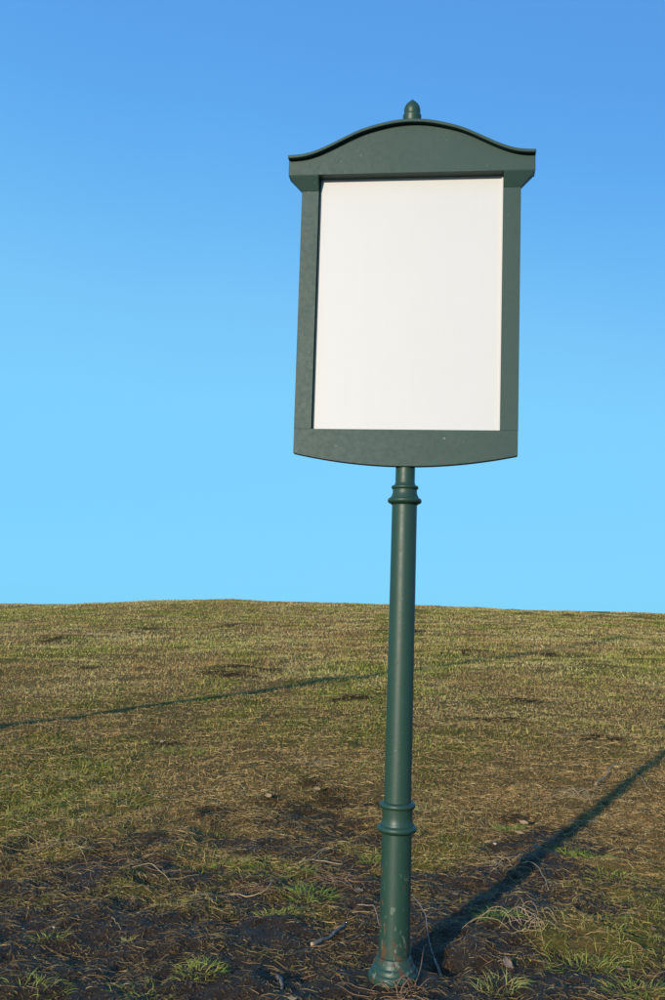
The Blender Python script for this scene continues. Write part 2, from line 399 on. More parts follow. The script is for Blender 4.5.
TAN = np.array([0.72, 0.50, 0.205]); BRN = np.array([0.40, 0.225, 0.085]); OLV = np.array([0.48, 0.38, 0.105]); GRN = np.array([0.27, 0.31, 0.050]); BUF = np.array([0.70, 0.54, 0.28])

def turf_points():
    # the field in front of the camera, and more thinly (with broader blades) to both sides of it
    n = 590000
    x, y = scatter(n, lambda d: np.minimum(1.0, (6.5 / d) ** 1.62), 2.6, 88.0)
    m = 140000
    xo, yo = scatter(m, lambda d: np.minimum(1.0, (6.5 / d) ** 1.62), 2.2, 88.0)
    half = 0.40 * yo + 0.9
    xo = np.sign(xo) * (half + (np.abs(xo) / half) ** 1.5 * (0.75 * yo + 2.5))
    return np.concatenate([x, xo]), np.concatenate([y, yo]), np.concatenate([np.ones(n), np.full(m, 1.9)])
def turf():
    x, y, wide = turf_points(); n = len(x)
    mu = mudness(x, y); gr = greenness(x, y)
    cl = fbm(x * 5.5, y * 5.5, 61, 2) + 0.5                         # tufty: denser in clumps
    gap = sstep(-0.55, -0.05, fbm(x * 1.5, y * 0.7, 67, 4))         # thin spots in the sward
    keep = rng.random(n) < np.clip((1 - 1.15 * mu) * (0.25 + 1.2 * cl) * (0.35 + 0.65 * gap) + 0.02 + 0.10 * cl ** 2, 0, 1)
    x, y, mu, gr, gap, wide = x[keep], y[keep], mu[keep], gr[keep], gap[keep], wide[keep]; n = len(x)
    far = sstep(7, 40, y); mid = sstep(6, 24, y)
    L = (0.022 + 0.040 * rng.random(n) ** 1.5) * (1 + 1.1 * far) * (0.6 + 0.8 * np.clip(fbm(x * 1.7, y * 1.7, 65, 3) + 0.5, 0, 1))
    tall = rng.random(n) < 0.05; L[tall] *= 1.7; L = L * (1 - 0.40 * mu)
    w = np.maximum(0.0024, y * 0.00040) * (0.6 + 0.8 * rng.random(n)) * wide; L = L * wide ** 0.5
    lean = np.clip(np.abs(rng.normal(0.95 - 0.45 * mid, 0.42, n)), 0, 1.45)
    bend = np.clip(rng.normal(0.55, 0.55, n), -0.6, 1.66 - lean)
    az = 5.0 * fbm(x * 3.3, y * 3.3, 63, 2) + rng.normal(0, 1.7, n)
    isg = rng.random(n) < np.clip(0.04 + 0.92 * gr, 0, 1)
    v = rng.random(n)
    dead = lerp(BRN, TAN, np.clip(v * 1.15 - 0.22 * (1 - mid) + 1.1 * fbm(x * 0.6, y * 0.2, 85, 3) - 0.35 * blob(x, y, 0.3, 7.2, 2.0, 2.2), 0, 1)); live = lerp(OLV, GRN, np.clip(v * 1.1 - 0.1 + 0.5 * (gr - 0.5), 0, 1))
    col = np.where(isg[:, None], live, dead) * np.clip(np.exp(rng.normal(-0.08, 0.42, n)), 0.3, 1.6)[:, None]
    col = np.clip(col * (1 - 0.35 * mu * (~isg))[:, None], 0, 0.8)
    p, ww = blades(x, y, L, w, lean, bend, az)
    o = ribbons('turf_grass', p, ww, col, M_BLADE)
    tag(o, 'short olive and tan winter grass covering the field', 'grass', kind='stuff')
    return n
def dead_straw():
    n = 430000
    x, y = scatter(n, lambda d: np.minimum(1.0, (7.5 / d) ** 3.2), 2.6, 20.0)
    mu = mudness(x, y); cl = fbm(x * 3.1, y * 3.1, 71, 3) + 0.5
    keep = rng.random(n) < np.clip((0.30 + 0.9 * (1 - np.abs(mu - 0.45) * 1.4)) * (0.1 + 1.3 * cl), 0, 1)
    x, y, mu = x[keep], y[keep], mu[keep]; n = len(x)
    L = 0.010 + 0.080 * rng.random(n) ** 2.6; w = np.maximum(0.0016, y * 0.00032) * (0.6 + 0.8 * rng.random(n))
    p, ww = straws(x, y, L, w, rng.random(n) * 2 * math.pi, rng.normal(0, 0.6, n) * (rng.random(n) < 0.45), 0.010 * rng.random(n) ** 2, 3)
    v = rng.random(n) ** 1.4; col = lerp(BRN, TAN, v); col = np.where((v > 0.93)[:, None], BUF, col) * (np.clip(np.exp(rng.normal(-0.15, 0.45, n)), 0.25, 1.4) * (1 - 0.42 * mu))[:, None]
    o = ribbons('dead_straw', p, ww, col, M_STRAW, 1.1)
    tag(o, 'brown dead stalks matted over the bare soil', 'straw', kind='stuff')
    return n
def clods():
    """crumbs of wet soil"""
    n = 60000
    x, y = scatter(n, lambda d: np.minimum(1.0, (5.0 / d) ** 3), 2.8, 9.0)
    keep = rng.random(n) < mudness(x, y) * 0.9 * np.clip(fbm(x * 2.5, y * 2.5, 81, 2) + 0.6, 0, 1); x, y = x[keep], y[keep]; n = len(x)
    z = height(x, y); s = 0.0018 + 0.0075 * rng.random(n) ** 4
    base = np.array([[1, 0, 0], [-.5, .87, 0], [-.5, -.87, 0], [.5, .5, .8], [-.7, .1, .75], [.2, -.6, .85]])
    fs = np.array([[0, 1, 3], [1, 4, 3], [1, 2, 4], [2, 5, 4], [2, 0, 5], [0, 3, 5], [3, 4, 5]])
    a = rng.random(n) * 6.28; j = 1 + 1.1 * (rng.random((n, 6, 3)) - .5)
    b = base[None] * j; bx = b[..., 0] * np.cos(a)[:, None] - b[..., 1] * np.sin(a)[:, None]; by = b[..., 0] * np.sin(a)[:, None] + b[..., 1] * np.cos(a)[:, None]
    co = np.stack([x[:, None] + bx * s[:, None], y[:, None] + by * s[:, None], z[:, None] + (b[..., 2] - .2) * s[:, None]], -1).astype(np.float32)
    lp = (np.arange(n)[:, None] * 6 + fs.ravel()[None]).astype(np.int32).ravel()
    me = bpy.data.meshes.new('soil_crumbs'); me.vertices.add(n * 6); me.vertices.foreach_set('co', co.ravel())
    me.loops.add(len(lp)); me.loops.foreach_set('vertex_index', lp); me.polygons.add(n * 7)
    me.polygons.foreach_set('loop_start', np.arange(0, len(lp), 3, dtype=np.int32)); me.update(calc_edges=True)
    o = link('soil_crumbs', me, simple('wet_soil', (0.035, 0.021, 0.012), (0.10, 0.062, 0.036), 30, 0.75))
    tag(o, 'dark crumbs of wet soil on the bare ground', 'soil', kind='stuff')
    return n
print('turf', turf(), 'straw', dead_straw(), 'clods', clods())

# ------------------------------------------------------------------ the sign
def box(bm, x0, x1, y0, y1, z0, z1):
    v = [bm.verts.new(p) for p in ((x0, y0, z0), (x1, y0, z0), (x1, y1, z0), (x0, y1, z0), (x0, y0, z1), (x1, y0, z1), (x1, y1, z1), (x0, y1, z1))]
    for f in ((0, 3, 2, 1), (4, 5, 6, 7), (0, 1, 5, 4), (1, 2, 6, 5), (2, 3, 7, 6), (3, 0, 4, 7)): bm.faces.new([v[k] for k in f])
def prism(bm, poly, y0, y1):
    """outline in x,z swept along y"""
    a = [bm.verts.new((x, y0, z)) for x, z in poly]; b = [bm.verts.new((x, y1, z)) for x, z in poly]
    n = len(poly); bm.faces.new(a); bm.faces.new(b[::-1])
    for k in range(n): bm.faces.new([a[k], b[k], b[(k + 1) % n], a[(k + 1) % n]])
def bevel(bm, off, seg=2, ang=0.5):
    bmesh.ops.recalc_face_normals(bm, faces=bm.faces)
    ed = [e for e in bm.edges if len(e.link_faces) == 2 and e.calc_face_angle(0) > ang]
    bmesh.ops.bevel(bm, geom=ed, offset=off, segments=seg, profile=0.5, affect='EDGES')
def lathe(bm, prof, seg=48, cx=0.0, cy=0.0):
    rings = []
    for r, z in prof:
        rings.append([bm.verts.new((cx + r * math.cos(2 * math.pi * k / seg), cy + r * math.sin(2 * math.pi * k / seg), z)) for k in range(seg)] if r > 1e-6 else [bm.verts.new((cx, cy, z))])
    for a, b in zip(rings, rings[1:]):
        for k in range(seg):
            j = (k + 1) % seg
            if len(a) == 1: bm.faces.new([a[0], b[j], b[k]])
            elif len(b) == 1: bm.faces.new([a[k], a[j], b[0]])
            else: bm.faces.new([a[k], a[j], b[j], b[k]])
    for rr, flip in ((rings[0], True), (rings[-1], False)):
        if len(rr) > 1: bm.faces.new(rr[::-1] if flip else rr)
def torus_prof(r, z, t, n=8):
    """half-round moulding of thickness 2t standing out from radius r"""
    return [(r + t * math.cos(a), z + t * math.sin(a)) for a in np.linspace(-math.pi / 2, math.pi / 2, n)]

base = _gp(393.7, 968)
YAW, LEAN = R(-7.17), R(1.06)
X0 = Vector((math.cos(YAW), math.sin(YAW), 0)); Yv = Vector((-math.sin(YAW), math.cos(YAW), 0)); Z0 = Vector((0, 0, 1))
Xv = X0 * math.cos(LEAN) - Z0 * math.sin(LEAN); Zv = X0 * math.sin(LEAN) + Z0 * math.cos(LEAN)
sign = bpy.data.objects.new('sign_post', None); COL.objects.link(sign)
mm_ = Matrix((Xv, Yv, Zv)).transposed().to_4x4(); mm_.translation = (base[0], base[1], 0); sign.matrix_world = mm_
sign.empty_display_size = 0.3
tag(sign, 'dark green post carrying a blank white notice board with curved top', 'sign')

YF, YB = -0.050, -0.006      # front and back of the board
board_x = -0.0048
# post
bm = bmesh.new()
lathe(bm, [(0.0600, -0.02), (0.0605, 0.10), (0.0585, 0.49), (0.0585, 0.515)])
from_bm('lower_shaft', bm, M_POLE, sign, True, R(35))['label'] = 'lower shaft with chipped paint and rust spots'
bm = bmesh.new()
FZ = -0.032
lathe(bm, [(r, z + FZ) for r, z in [(0.0960, -0.06), (0.0985, 0.000), (0.0990, 0.010), (0.0970, 0.018), (0.092, 0.0235), (0.0875, 0.026), (0.0865, 0.030), (0.0855, 0.037), (0.082, 0.0425), (0.0775, 0.045),
           (0.0755, 0.049), (0.0748, 0.057), (0.0725, 0.063), (0.0700, 0.067), (0.0688, 0.074), (0.0670, 0.0775), (0.0605, 0.080)]])
from_bm('foot_moulding', bm, M_POLE, sign, True, R(40))
bm = bmesh.new()
lathe(bm, [(0.058, 0.508)] + torus_prof(0.0655, 0.526, 0.0130) + [(0.0655, 0.541), (0.0625, 0.548), (0.0598, 0.560), (0.0592, 0.572), (0.0600, 0.588), (0.0612, 0.603)] + torus_prof(0.0600, 0.615, 0.0115) + [(0.050, 0.628)])
from_bm('lower_collar', bm, M_POLE, sign, True, R(40))
bm = bmesh.new()
lathe(bm, [(0.0535, 0.62), (0.0520, 1.2), (0.0505, 1.81)])
from_bm('upper_shaft', bm, M_POLE, sign, True, R(35))
bm = bmesh.new()
lathe(bm, [(0.049, 1.795)] + torus_prof(0.0575, 1.8145, 0.0115) + [(0.0565, 1.829), (0.0535, 1.835), (0.0498, 1.844), (0.0490, 1.853), (0.0495, 1.860)] + torus_prof(0.0475, 1.869, 0.0075) + [(0.0425, 1.879), (0.0405, 1.886), (0.038, 1.888)])
from_bm('upper_collar', bm, M_POLE, sign, True, R(40))
bm = bmesh.new()
lathe(bm, [(0.0395, 1.87), (0.0392, 1.9525)])
from_bm('neck', bm, M_POLE, sign, True, R(35))

# board
ST_O, ST_I, Z_RAIL, Z_ST = 0.4510, 0.3800, 2.0985, 3.1020
for s in (-1, 1):
    bm = bmesh.new(); box(bm, min(s * ST_I, s * ST_O), max(s * ST_I, s * ST_O), YF, YB, Z_RAIL, 3.15); bevel(bm, 0.0005, 1)
    from_bm('stile', bm, M_BOARD, sign)
arc = []
for k in range(33):
    u = -1 + 2 * k / 32; arc.append((u * 0.4505, 1.9985 - 0.0485 * (1 - u * u)))
bm = bmesh.new(); prism(bm, arc + [(0.4505, Z_RAIL - 0.0003), (-0.4505, Z_RAIL - 0.0003)], YF, YB); bevel(bm, 0.0005, 1)
from_bm('bottom_rail', bm, M_BOARD, sign)
bm = bmesh.new(); box(bm, -ST_I - 0.004, ST_I + 0.004, -0.029, -0.021, 2.101, 3.162); bevel(bm, 0.001, 1)
from_bm('notice_panel', bm, M_WHITE, sign)['label'] = 'blank white sheet set back in the green frame'
bm = bmesh.new(); box(bm, -ST_I + 0.0005, ST_I - 0.0005, -0.018, -0.008, 2.099, 3.155)
from_bm('back_panel', bm, M_BOARD, sign)
for s in (-1, 1):           # narrow edging: white right, dark green left, its shadow line put in as colour
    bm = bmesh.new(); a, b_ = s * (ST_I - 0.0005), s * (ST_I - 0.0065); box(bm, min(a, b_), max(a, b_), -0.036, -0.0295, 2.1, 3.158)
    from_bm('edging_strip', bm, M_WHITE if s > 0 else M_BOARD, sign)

HW = 0.5065
cz = [(-HW, 3.238), (-0.475, 3.2385), (-0.435, 3.2425), (-0.396, 3.2535), (-0.352, 3.272), (-0.307, 3.294), (-0.262, 3.317), (-0.219, 3.3375), (-0.174, 3.353), (-0.129, 3.3645), (-0.085, 3.3745), (-0.04, 3.3800), (0, 3.3815)]
curve = cz + [(-x, z) for x, z in cz[-2::-1]]
# smooth the outline
def smooth_curve(c, n=64):
    xs = np.array([p[0] for p in c]); zs = np.array([p[1] for p in c]); u = np.linspace(-HW, HW, n + 1); v = np.interp(u, xs, zs)
    for _ in range(3): v[1:-1] = 0.25 * v[:-2] + 0.5 * v[1:-1] + 0.25 * v[2:]
    return list(zip(u.tolist(), v.tolist()))
curve = smooth_curve(curve)
HZ = 3.160
top = [(x * 0.9985, z - 0.0142) for x, z in curve]
bm = bmesh.new(); prism(bm, [(-HW * 0.9985, HZ), (HW * 0.9985, HZ)] + top[::-1], -0.080, -0.008); bevel(bm, 0.002)
header = from_bm('header', bm, M_BOARD, sign)
bm = bmesh.new()
prism(bm, [(x, z - 0.0138) for x, z in curve] + curve[::-1], -0.105, 0.012); bevel(bm, 0.0028)
from_bm('cornice', bm, M_BOARD, header)
for s in (-1, 1):           # hipped bracket that carries the header out from the stile
    bm = bmesh.new()
    o_, i_ = s * HW * 0.998, s * ST_I
    lv = [(o_, -0.0795, HZ + 0.001), (o_, -0.0795, HZ - 0.002), (s * (ST_O + 0.001), YF - 0.0015, Z_ST)]
    rr = []
    for (xo, yy, z) in lv: rr.append([bm.verts.new(p) for p in ((i_, yy, z), (xo, yy, z), (xo, -0.028, z), (i_, -0.028, z))])
    for a, b_ in zip(rr, rr[1:]):
        for k in range(4): bm.faces.new([a[k], a[(k + 1) % 4], b_[(k + 1) % 4], b_[k]])
    bm.faces.new(rr[0]); bm.faces.new(rr[-1][::-1]); bevel(bm, 0.0015, 1)
    from_bm('bracket', bm, M_BOARD, header)
bm = bmesh.new()
fz = 3.361
lathe(bm, [(0.036, fz - 0.004), (0.0365, fz + 0.02), (0.0375, fz + 0.056), (0.0388, fz + 0.063), (0.0386, fz + 0.069), (0.0365, fz + 0.0725), (0.0322, fz + 0.0745), (0.0332, fz + 0.081), (0.0342, fz + 0.088), (0.0336, fz + 0.098), (0.0308, fz + 0.1075),
           (0.0256, fz + 0.117), (0.0184, fz + 0.125), (0.0104, fz + 0.132), (0.0040, fz + 0.138), (0.0, fz + 0.142)], 32, 0.0, -0.028)
from_bm('finial', bm, M_POLE, header, True, R(50))

for o in sign.children:
    if o.name.split('.')[0] in ('stile', 'bottom_rail', 'notice_panel', 'back_panel', 'edging_strip', 'header'): o.location.x = board_x

# ------------------------------------------------------------------ street lamp that throws the long shadow
lamp = bpy.data.objects.new('street_lamp', None); COL.objects.link(lamp)
LX, LY = -6.25, 6.0
LH = 40.6 * math.tan(SUN_EL) + 0.15
lamp.location = (LX, LY, float(height(np.array([LX]), np.array([LY]))[0]))
tag(lamp, 'tall green street lamp whose long thin shadow crosses the grass', 'street lamp')
bm = bmesh.new(); lathe(bm, [(0.17, 0.0), (0.165, 1.0), (0.132, 1.1), (0.130, 4.0), (0.128, LH - 0.75)], 24); from_bm('lamp_pole', bm, M_POLE, lamp, True, R(35))
bm = bmesh.new(); lathe(bm, [(0.27, -0.15), (0.27, 0.04), (0.23, 0.09), (0.21, 0.30), (0.16, 0.36)], 24); from_bm('lamp_foot', bm, M_POLE, lamp, True, R(35))
M_GLASS = simple('lamp_glass', (0.55, 0.55, 0.50), (0.62, 0.62, 0.58), 4, 0.3)
bm = bmesh.new(); lathe(bm, [(0.11, LH - 0.77), (0.16, LH - 0.70), (0.18, LH - 0.66), (0.10, LH - 0.64)], 24); from_bm('lantern_base', bm, M_POLE, lamp, True, R(35))
bm = bmesh.new(); lathe(bm, [(0.17, LH - 0.655), (0.36, LH - 0.22)], 24); from_bm('lantern_glass', bm, M_GLASS, lamp, True, R(35))
bm = bmesh.new(); lathe(bm, [(0.42, LH - 0.23), (0.43, LH - 0.20), (0.22, LH - 0.08), (0.05, LH), (0.0, LH + 0.08)], 24); from_bm('lantern_roof', bm, M_POLE, lamp, True, R(35))

# ------------------------------------------------------------------ single tufts, stalks, leaves, sticks and stones lying about
def localise(o, p):
    o.data.transform(Matrix.Translation(-p)); o.location = p; return o
def tuft(px, py, n, L, spread, c0, c1, label, cat='grass tuft', name='grass_tuft', group='green grass tufts', lean0=0.15, stand=1.0):
    p = at(px, py)
    n = int(n * 1.35); L = L * 0.80
    r = spread * 1.1 * np.sqrt(rng.random(n)); a = rng.random(n) * 2 * math.pi
    x = p.x + r * np.cos(a) * 1.25; y = p.y + r * np.sin(a)
    az = np.pi / 2 - a + rng.normal(0, 0.8, n)
    ll = L * (0.45 + 0.75 * rng.random(n)); lean = np.clip(lean0 + 0.80 * rng.random(n) + 0.5 * r / spread, 0, 1.3) * stand
    bend = np.clip(0.35 + 0.8 * rng.random(n), 0, 1.75 - lean)
    pts, w = blades(x, y, ll, 0.0020 + 0.0018 * rng.random(n), lean, bend, az, 4)
    col = lerp(np.array(c0), np.array(c1), rng.random(n)) * (0.75 + 0.5 * rng.random(n))[:, None]
    dead = rng.random(n) < 0.18; col[dead] = TAN * 0.7
    col = col * np.array([0.95, 0.98, 0.8])
    o = ribbons(name, pts, w, col, M_BLADE); localise(o, p)
    return tag(o, label, cat, group)
LG0, LG1 = (0.20, 0.27, 0.045), (0.40, 0.46, 0.12)
tuft(509, 826, 120, 0.105, 0.060, LG0, LG1, 'bright green grass tuft right of the post collar')
tuft(566, 852, 90, 0.080, 0.060, LG0, (0.30, 0.36, 0.10), 'dark green grass tuft at the edge of the post shadow')
tuft(590, 857, 150, 0.080, 0.095, LG0, (0.46, 0.48, 0.12), 'wide yellow green grass tuft beside the post shadow')
tuft(612, 874, 120, 0.070, 0.120, LG0, (0.48, 0.46, 0.11), 'low yellowish grass patch just right of the shadow')
tuft(498, 914, 130, 0.095, 0.070, (0.15, 0.22, 0.045), (0.30, 0.38, 0.10), 'deep green grass tuft left of the dry straw clump')
tuft(500, 975, 90, 0.110, 0.070, (0.25, 0.28, 0.08), (0.52, 0.50, 0.22), 'pale thin grass tuft beside the lobed leaf')
tuft(582, 955, 150, 0.085, 0.110, LG0, (0.40, 0.42, 0.10), 'green grass patch below the dry straw clump')
tuft(640, 985, 150, 0.095, 0.100, LG0, (0.42, 0.45, 0.11), 'green grass tuft in the bottom right corner')
tuft(308, 893, 190, 0.120, 0.090, (0.15, 0.24, 0.04), (0.36, 0.45, 0.11), 'lush green grass tuft with drooping blades left of the post')
tuft(272, 873, 150, 0.070, 0.150, LG0, (0.36, 0.40, 0.10), 'wide green grass patch left of the forked stick')
tuft(225, 867, 110, 0.070, 0.110, LG0, (0.38, 0.40, 0.10), 'leftmost green grass patch in the row by the sticks')
tuft(277, 912, 110, 0.060, 0.070, (0.26, 0.28, 0.06), (0.46, 0.44, 0.12), 'mossy yellow green grass clump below the lush tuft')
tuft(199, 968, 170, 0.070, 0.075, (0.24, 0.28, 0.05), (0.44, 0.46, 0.11), 'round green grass clump on the wet mud at bottom')
tuft(30, 985, 100, 0.060, 0.110, LG0, (0.40, 0.42, 0.10), 'sparse green grass clump in the bottom left corner')
tuft(145, 985, 90, 0.060, 0.090, LG0, (0.42, 0.42, 0.12), 'thin grass clump on mud at the bottom edge')
tuft(128, 938, 34, 0.060, 0.022, (0.36, 0.33, 0.10), (0.60, 0.52, 0.26), 'small yellowed grass sprig standing on the dark mud')
tuft(48, 935, 60, 0.055, 0.055, LG0, (0.44, 0.42, 0.14), 'small tuft on mud near the left edge')
tuft(184, 752, 260, 0.085, 0.200, LG0, (0.42, 0.46, 0.10), 'bright green grass clump in the turf left of centre')
tuft(118, 800, 220, 0.070, 0.200, LG0, (0.40, 0.42, 0.09), 'green grass clump in the turf at left')
tuft(424, 812, 50, 0.090, 0.050, (0.36, 0.38, 0.12), (0.60, 0.56, 0.28), 'pale grass wisp touching the post collar at right')
tuft(372, 860, 70, 0.080, 0.060, LG0, (0.40, 0.42, 0.10), 'small green grass clump just left of the post')

def strand_obj(name, lines, widths, col, label, cat, group=None, mat=None):
    """one thing of several tube-like stalks: lines are lists of world points"""
    bm = bmesh.new()
    for ln, (w0, w1) in zip(lines, widths):
        tube(bm, ln, w0, w1)
    p = lines[0][0].copy()
    bmesh.ops.translate(bm, verts=bm.verts, vec=-p)
    o = from_bm(name, bm, mat, None, True); o.location = p
    return tag(o, label, cat, group)
def tube(bm, pts, r0, r1, seg=5, rough=0.0):
    rings = []
    for k, p in enumerate(pts):
        d = (pts[min(k + 1, len(pts) - 1)] - pts[max(k - 1, 0)]).normalized()
        u = d.cross(Vector((0, 0, 1)));  u = u.normalized() if u.length > 1e-4 else Vector((1, 0, 0)); v = u.cross(d)
        r = r0 + (r1 - r0) * k / (len(pts) - 1)
        rings.append([bm.verts.new(p + (u * math.cos(6.2832 * j / seg) + v * math.sin(6.2832 * j / seg)) * r * (1 + rough * (rng.random() - 0.5))) for j in range(seg)])
    for a, b in zip(rings, rings[1:]):
        for j in range(seg): bm.faces.new([a[j], a[(j + 1) % seg], b[(j + 1) % seg], b[j]])
    bm.faces.new(rings[0][::-1]); bm.faces.new(rings[-1])
def path(pix, lift, n=10, wob=0.0):
    """smooth polyline over ground pixels with a height above ground at each"""
    g = [at(*p) for p in pix]; out = []
    for k in range(n + 1):
        t = k / n * (len(g) - 1); i = min(int(t), len(g) - 2); f = t - i
        p0, p1, p2, p3 = g[max(i - 1, 0)], g[i], g[i + 1], g[min(i + 2, len(g) - 1)]
        q = 0.5 * ((2 * p1) + (p2 - p0) * f + (2 * p0 - 5 * p1 + 4 * p2 - p3) * f * f + (3 * p1 - p0 - 3 * p2 + p3) * f ** 3)
        hh = float(height(np.array([q.x]), np.array([q.y]))[0]); l = lift[i] + (lift[i + 1] - lift[i]) * f
        out.append(Vector((q.x + wob * (rng.random() - .5), q.y + wob * (rng.random() - .5), hh + l)))
    return out
M_STALK = simple('pale_dry_stalk', (0.30, 0.20, 0.10), (0.48, 0.35, 0.19), 30)
M_STALK_RED = simple('reddish_dry_stalk', (0.18, 0.095, 0.05), (0.34, 0.20, 0.115), 30)
M_STALK_GREY = simple('grey_dry_stalk', (0.24, 0.18, 0.13), (0.40, 0.33, 0.25), 30)

def curly(px, py, n, rad, h, label, mat=M_STALK, group='dry straw clumps', w=0.0015):
    c = at(px, py); lines = []; a0 = rng.random() * 6.283
    for k in range(n):
        a = rng.random() * 6.283; r0 = rad * 0.75 * rng.random(); x, y = c.x + r0 * math.cos(a), c.y + r0 * math.sin(a)
        a2 = a0 + rng.normal(0, 1.0) + (math.pi if rng.random() < 0.4 else 0); ln = rad * (0.4 + 0.9 * rng.random()); cu = rng.normal(0, 1.4); hh = h * rng.random() ** 1.6; pts = []
        g0 = float(height(np.array([x]), np.array([y]))[0])
        for j in range(9):
            t = j / 8
            xx = x + ln * t * math.cos(a2 + cu * t); yy = y + ln * t * math.sin(a2 + cu * t)
            g = float(height(np.array([xx]), np.array([yy]))[0])
            pts.append(Vector((xx, yy, g + 0.003 + hh * math.sin(math.pi * min(1.0, 0.05 + t)) ** 0.8)))
        lines.append(pts)
    return strand_obj('straw_clump', lines, [(w, w * 0.6)] * n, None, label, 'straw', group, mat)
curly(532, 925, 24, 0.170, 0.085, 'tall tangled clump of pale dry straw right of the post')
curly(577, 797, 34, 0.26, 0.09, 'flattened mound of tan straw beside the end of the post shadow', M_STALK)
curly(500, 862, 20, 0.16, 0.035, 'loose flat straw between the green tufts', M_STALK)
curly(245, 890, 22, 0.20, 0.025, 'flat reddish straw under the lush green tuft', M_STALK_RED)
curly(335, 880, 22, 0.18, 0.03, 'reddish straw litter beside the post', M_STALK_RED)
curly(315, 768, 24, 0.20, 0.10, 'small arched heap of dry grass in the brown turf', M_STALK)
curly(400, 988, 26, 0.17, 0.050, 'reddish brown stalks heaped round the foot of the post', M_STALK_RED)
curly(120, 868, 14, 0.26, 0.03, 'loose brown stalks where turf meets mud at left', M_STALK_RED)
curly(60, 850, 16, 0.24, 0.04, 'straw in the turf edge near the left border', M_STALK)

def stalk(pix, lift, r, label, mat, n=10, group='loose dry stalks', name='dry_stalk'):
    return strand_obj(name, [path(pix, lift, n, r * 1.2)], [(r, r * 0.65)], None, label, 'stalk', group, mat)
stalk([(522, 866), (537, 871), (549, 888)], [0.03, 0.05, 0.005], 0.0026, 'thin arched grey stalk above the straw clump', M_STALK_GREY)
stalk([(412, 903), (424, 918), (431, 942), (446, 958)], [0.05, 0.04, 0.02, 0.004], 0.0018, 'long curling grey stalk leaning from the post', M_STALK_GREY)
stalk([(398, 985), (389, 966), (386, 945)], [0.0, 0.05, 0.11], 0.0022, 'thin stalk crossing in front of the post foot', M_STALK_RED)
stalk([(401, 985), (407, 970), (412, 955)], [0.0, 0.04, 0.09], 0.0022, 'short stalk sprouting at the right of the post foot', M_STALK_RED)
stalk([(415, 978), (421, 966), (424, 955)], [0.0, 0.04, 0.09], 0.0024, 'pinkish tipped stalk standing right of the foot', M_STALK_RED)
stalk([(357, 907), (373, 913), (380, 927)], [0.03, 0.045, 0.01], 0.0024, 'curved white root tip left of the post', M_STALK_GREY)
stalk([(352, 914), (374, 913)], [0.02, 0.012], 0.0020, 'straight pale stalk pointing at the post', M_STALK)
stalk([(132, 872), (152, 871), (170, 881)], [0.01, 0.03, 0.005], 0.0028, 'bent tan stalk lying on mud at left', M_STALK)
stalk([(168, 880), (200, 876)], [0.008, 0.008], 0.0022, 'straight tan stalk beside the bent one at left', M_STALK)
stalk([(230, 892), (248, 898), (268, 895), (272, 884)], [0.01, 0.02, 0.03, 0.01], 0.0032, 'pale root looping out of the mud', M_STALK)
stalk([(315, 947), (338, 940), (362, 932)], [0.006, 0.01, 0.006], 0.0022, 'straight reddish stalk just below the cut stick', M_STALK_RED)
stalk([(290, 969), (303, 967), (316, 967)], [0.006, 0.008, 0.006], 0.0024, 'short straight stalk on bare mud', M_STALK_RED)
stalk([(566, 825), (583, 823), (600, 823)], [0.03, 0.035, 0.03], 0.0026, 'pale straight stalk lying across the post shadow', M_STALK_GREY)
stalk([(303, 860), (322, 853), (333, 853)], [0.012, 0.03, 0.03], 0.0030, 'tan stalk above the forked stick', M_STALK)
stalk([(112, 917), (121, 930)], [0.006, 0.006], 0.0020, 'thin pale stalk on the dark mud at left', M_STALK)
stalk([(560, 742), (575, 738)], [0.05, 0.05], 0.0040, 'bleached stalk lying in the turf at right', M_STALK_GREY)
stalk([(434, 948), (448, 960)], [0.01, 0.006], 0.0030, 'pale stalk tip beside the hollow', M_STALK_GREY)

# the cut stick
ln = path([(312, 941), (328, 935), (346, 923)], [0.016, 0.014, 0.016], 9, 0.003); ln[-1] = ln[-1] + Vector((0, 0, 0.003))
bm = bmesh.new(); o0 = ln[0].copy(); tube(bm, [q - o0 for q in ln], 0.0088, 0.0068, 9, 0.18)
stick = from_bm('stick', bm, M_BARK, None, True); stick.location = o0; tag(stick, 'short grey cut stick with a pale end lying on mud', 'stick')
bm = bmesh.new(); dd = (ln[0] - ln[1]).normalized(); tube(bm, [dd * -0.001, dd * 0.0025], 0.0080, 0.0074, 9); from_bm('cut_end', bm, M_WOOD, stick)
def twig(pix, lift, r, label, mat, branches=()):
    main = path(pix, lift, 9, r * 0.8); o0 = main[0].copy(); bm = bmesh.new(); tube(bm, [q - o0 for q in main], r, r * 0.6, 6, 0.2)
    o = from_bm('twig', bm, mat, None, True); o.location = o0; tag(o, label, 'twig')
    for bp, bl in branches:
        b = path(bp, bl, 6, r * 0.6); bm = bmesh.new(); tube(bm, [q - o0 for q in b], r * 0.7, r * 0.4, 6, 0.2); from_bm('branch', bm, mat, o, True)
    return o
twig([(299, 866), (315, 862), (343, 862)], [0.012, 0.02, 0.012], 0.0042, 'forked tan twig lying behind the lush green tuft', M_STALK, [([(313, 863), (323, 855), (334, 853)], [0.02, 0.035, 0.04])])
twig([(278, 970), (281, 976), (282, 984)], [0.010, 0.012, 0.008], 0.0085, 'stubby grey twig on bare mud at the bottom', M_BARK)
twig([(190, 893), (206, 896), (218, 893)], [0.008, 0.012, 0.008], 0.0032, 'thin dark twig on the mud left of the tufts', M_BARK)
twig([(595, 790), (612, 776), (624, 770)], [0.03, 0.05, 0.06], 0.0055, 'pale stick poking out of the straw mound', M_STALK)
twig([(630, 770), (648, 792)], [0.01, 0.02], 0.0040, 'slanting tan twig at the end of the shadow', M_STALK)

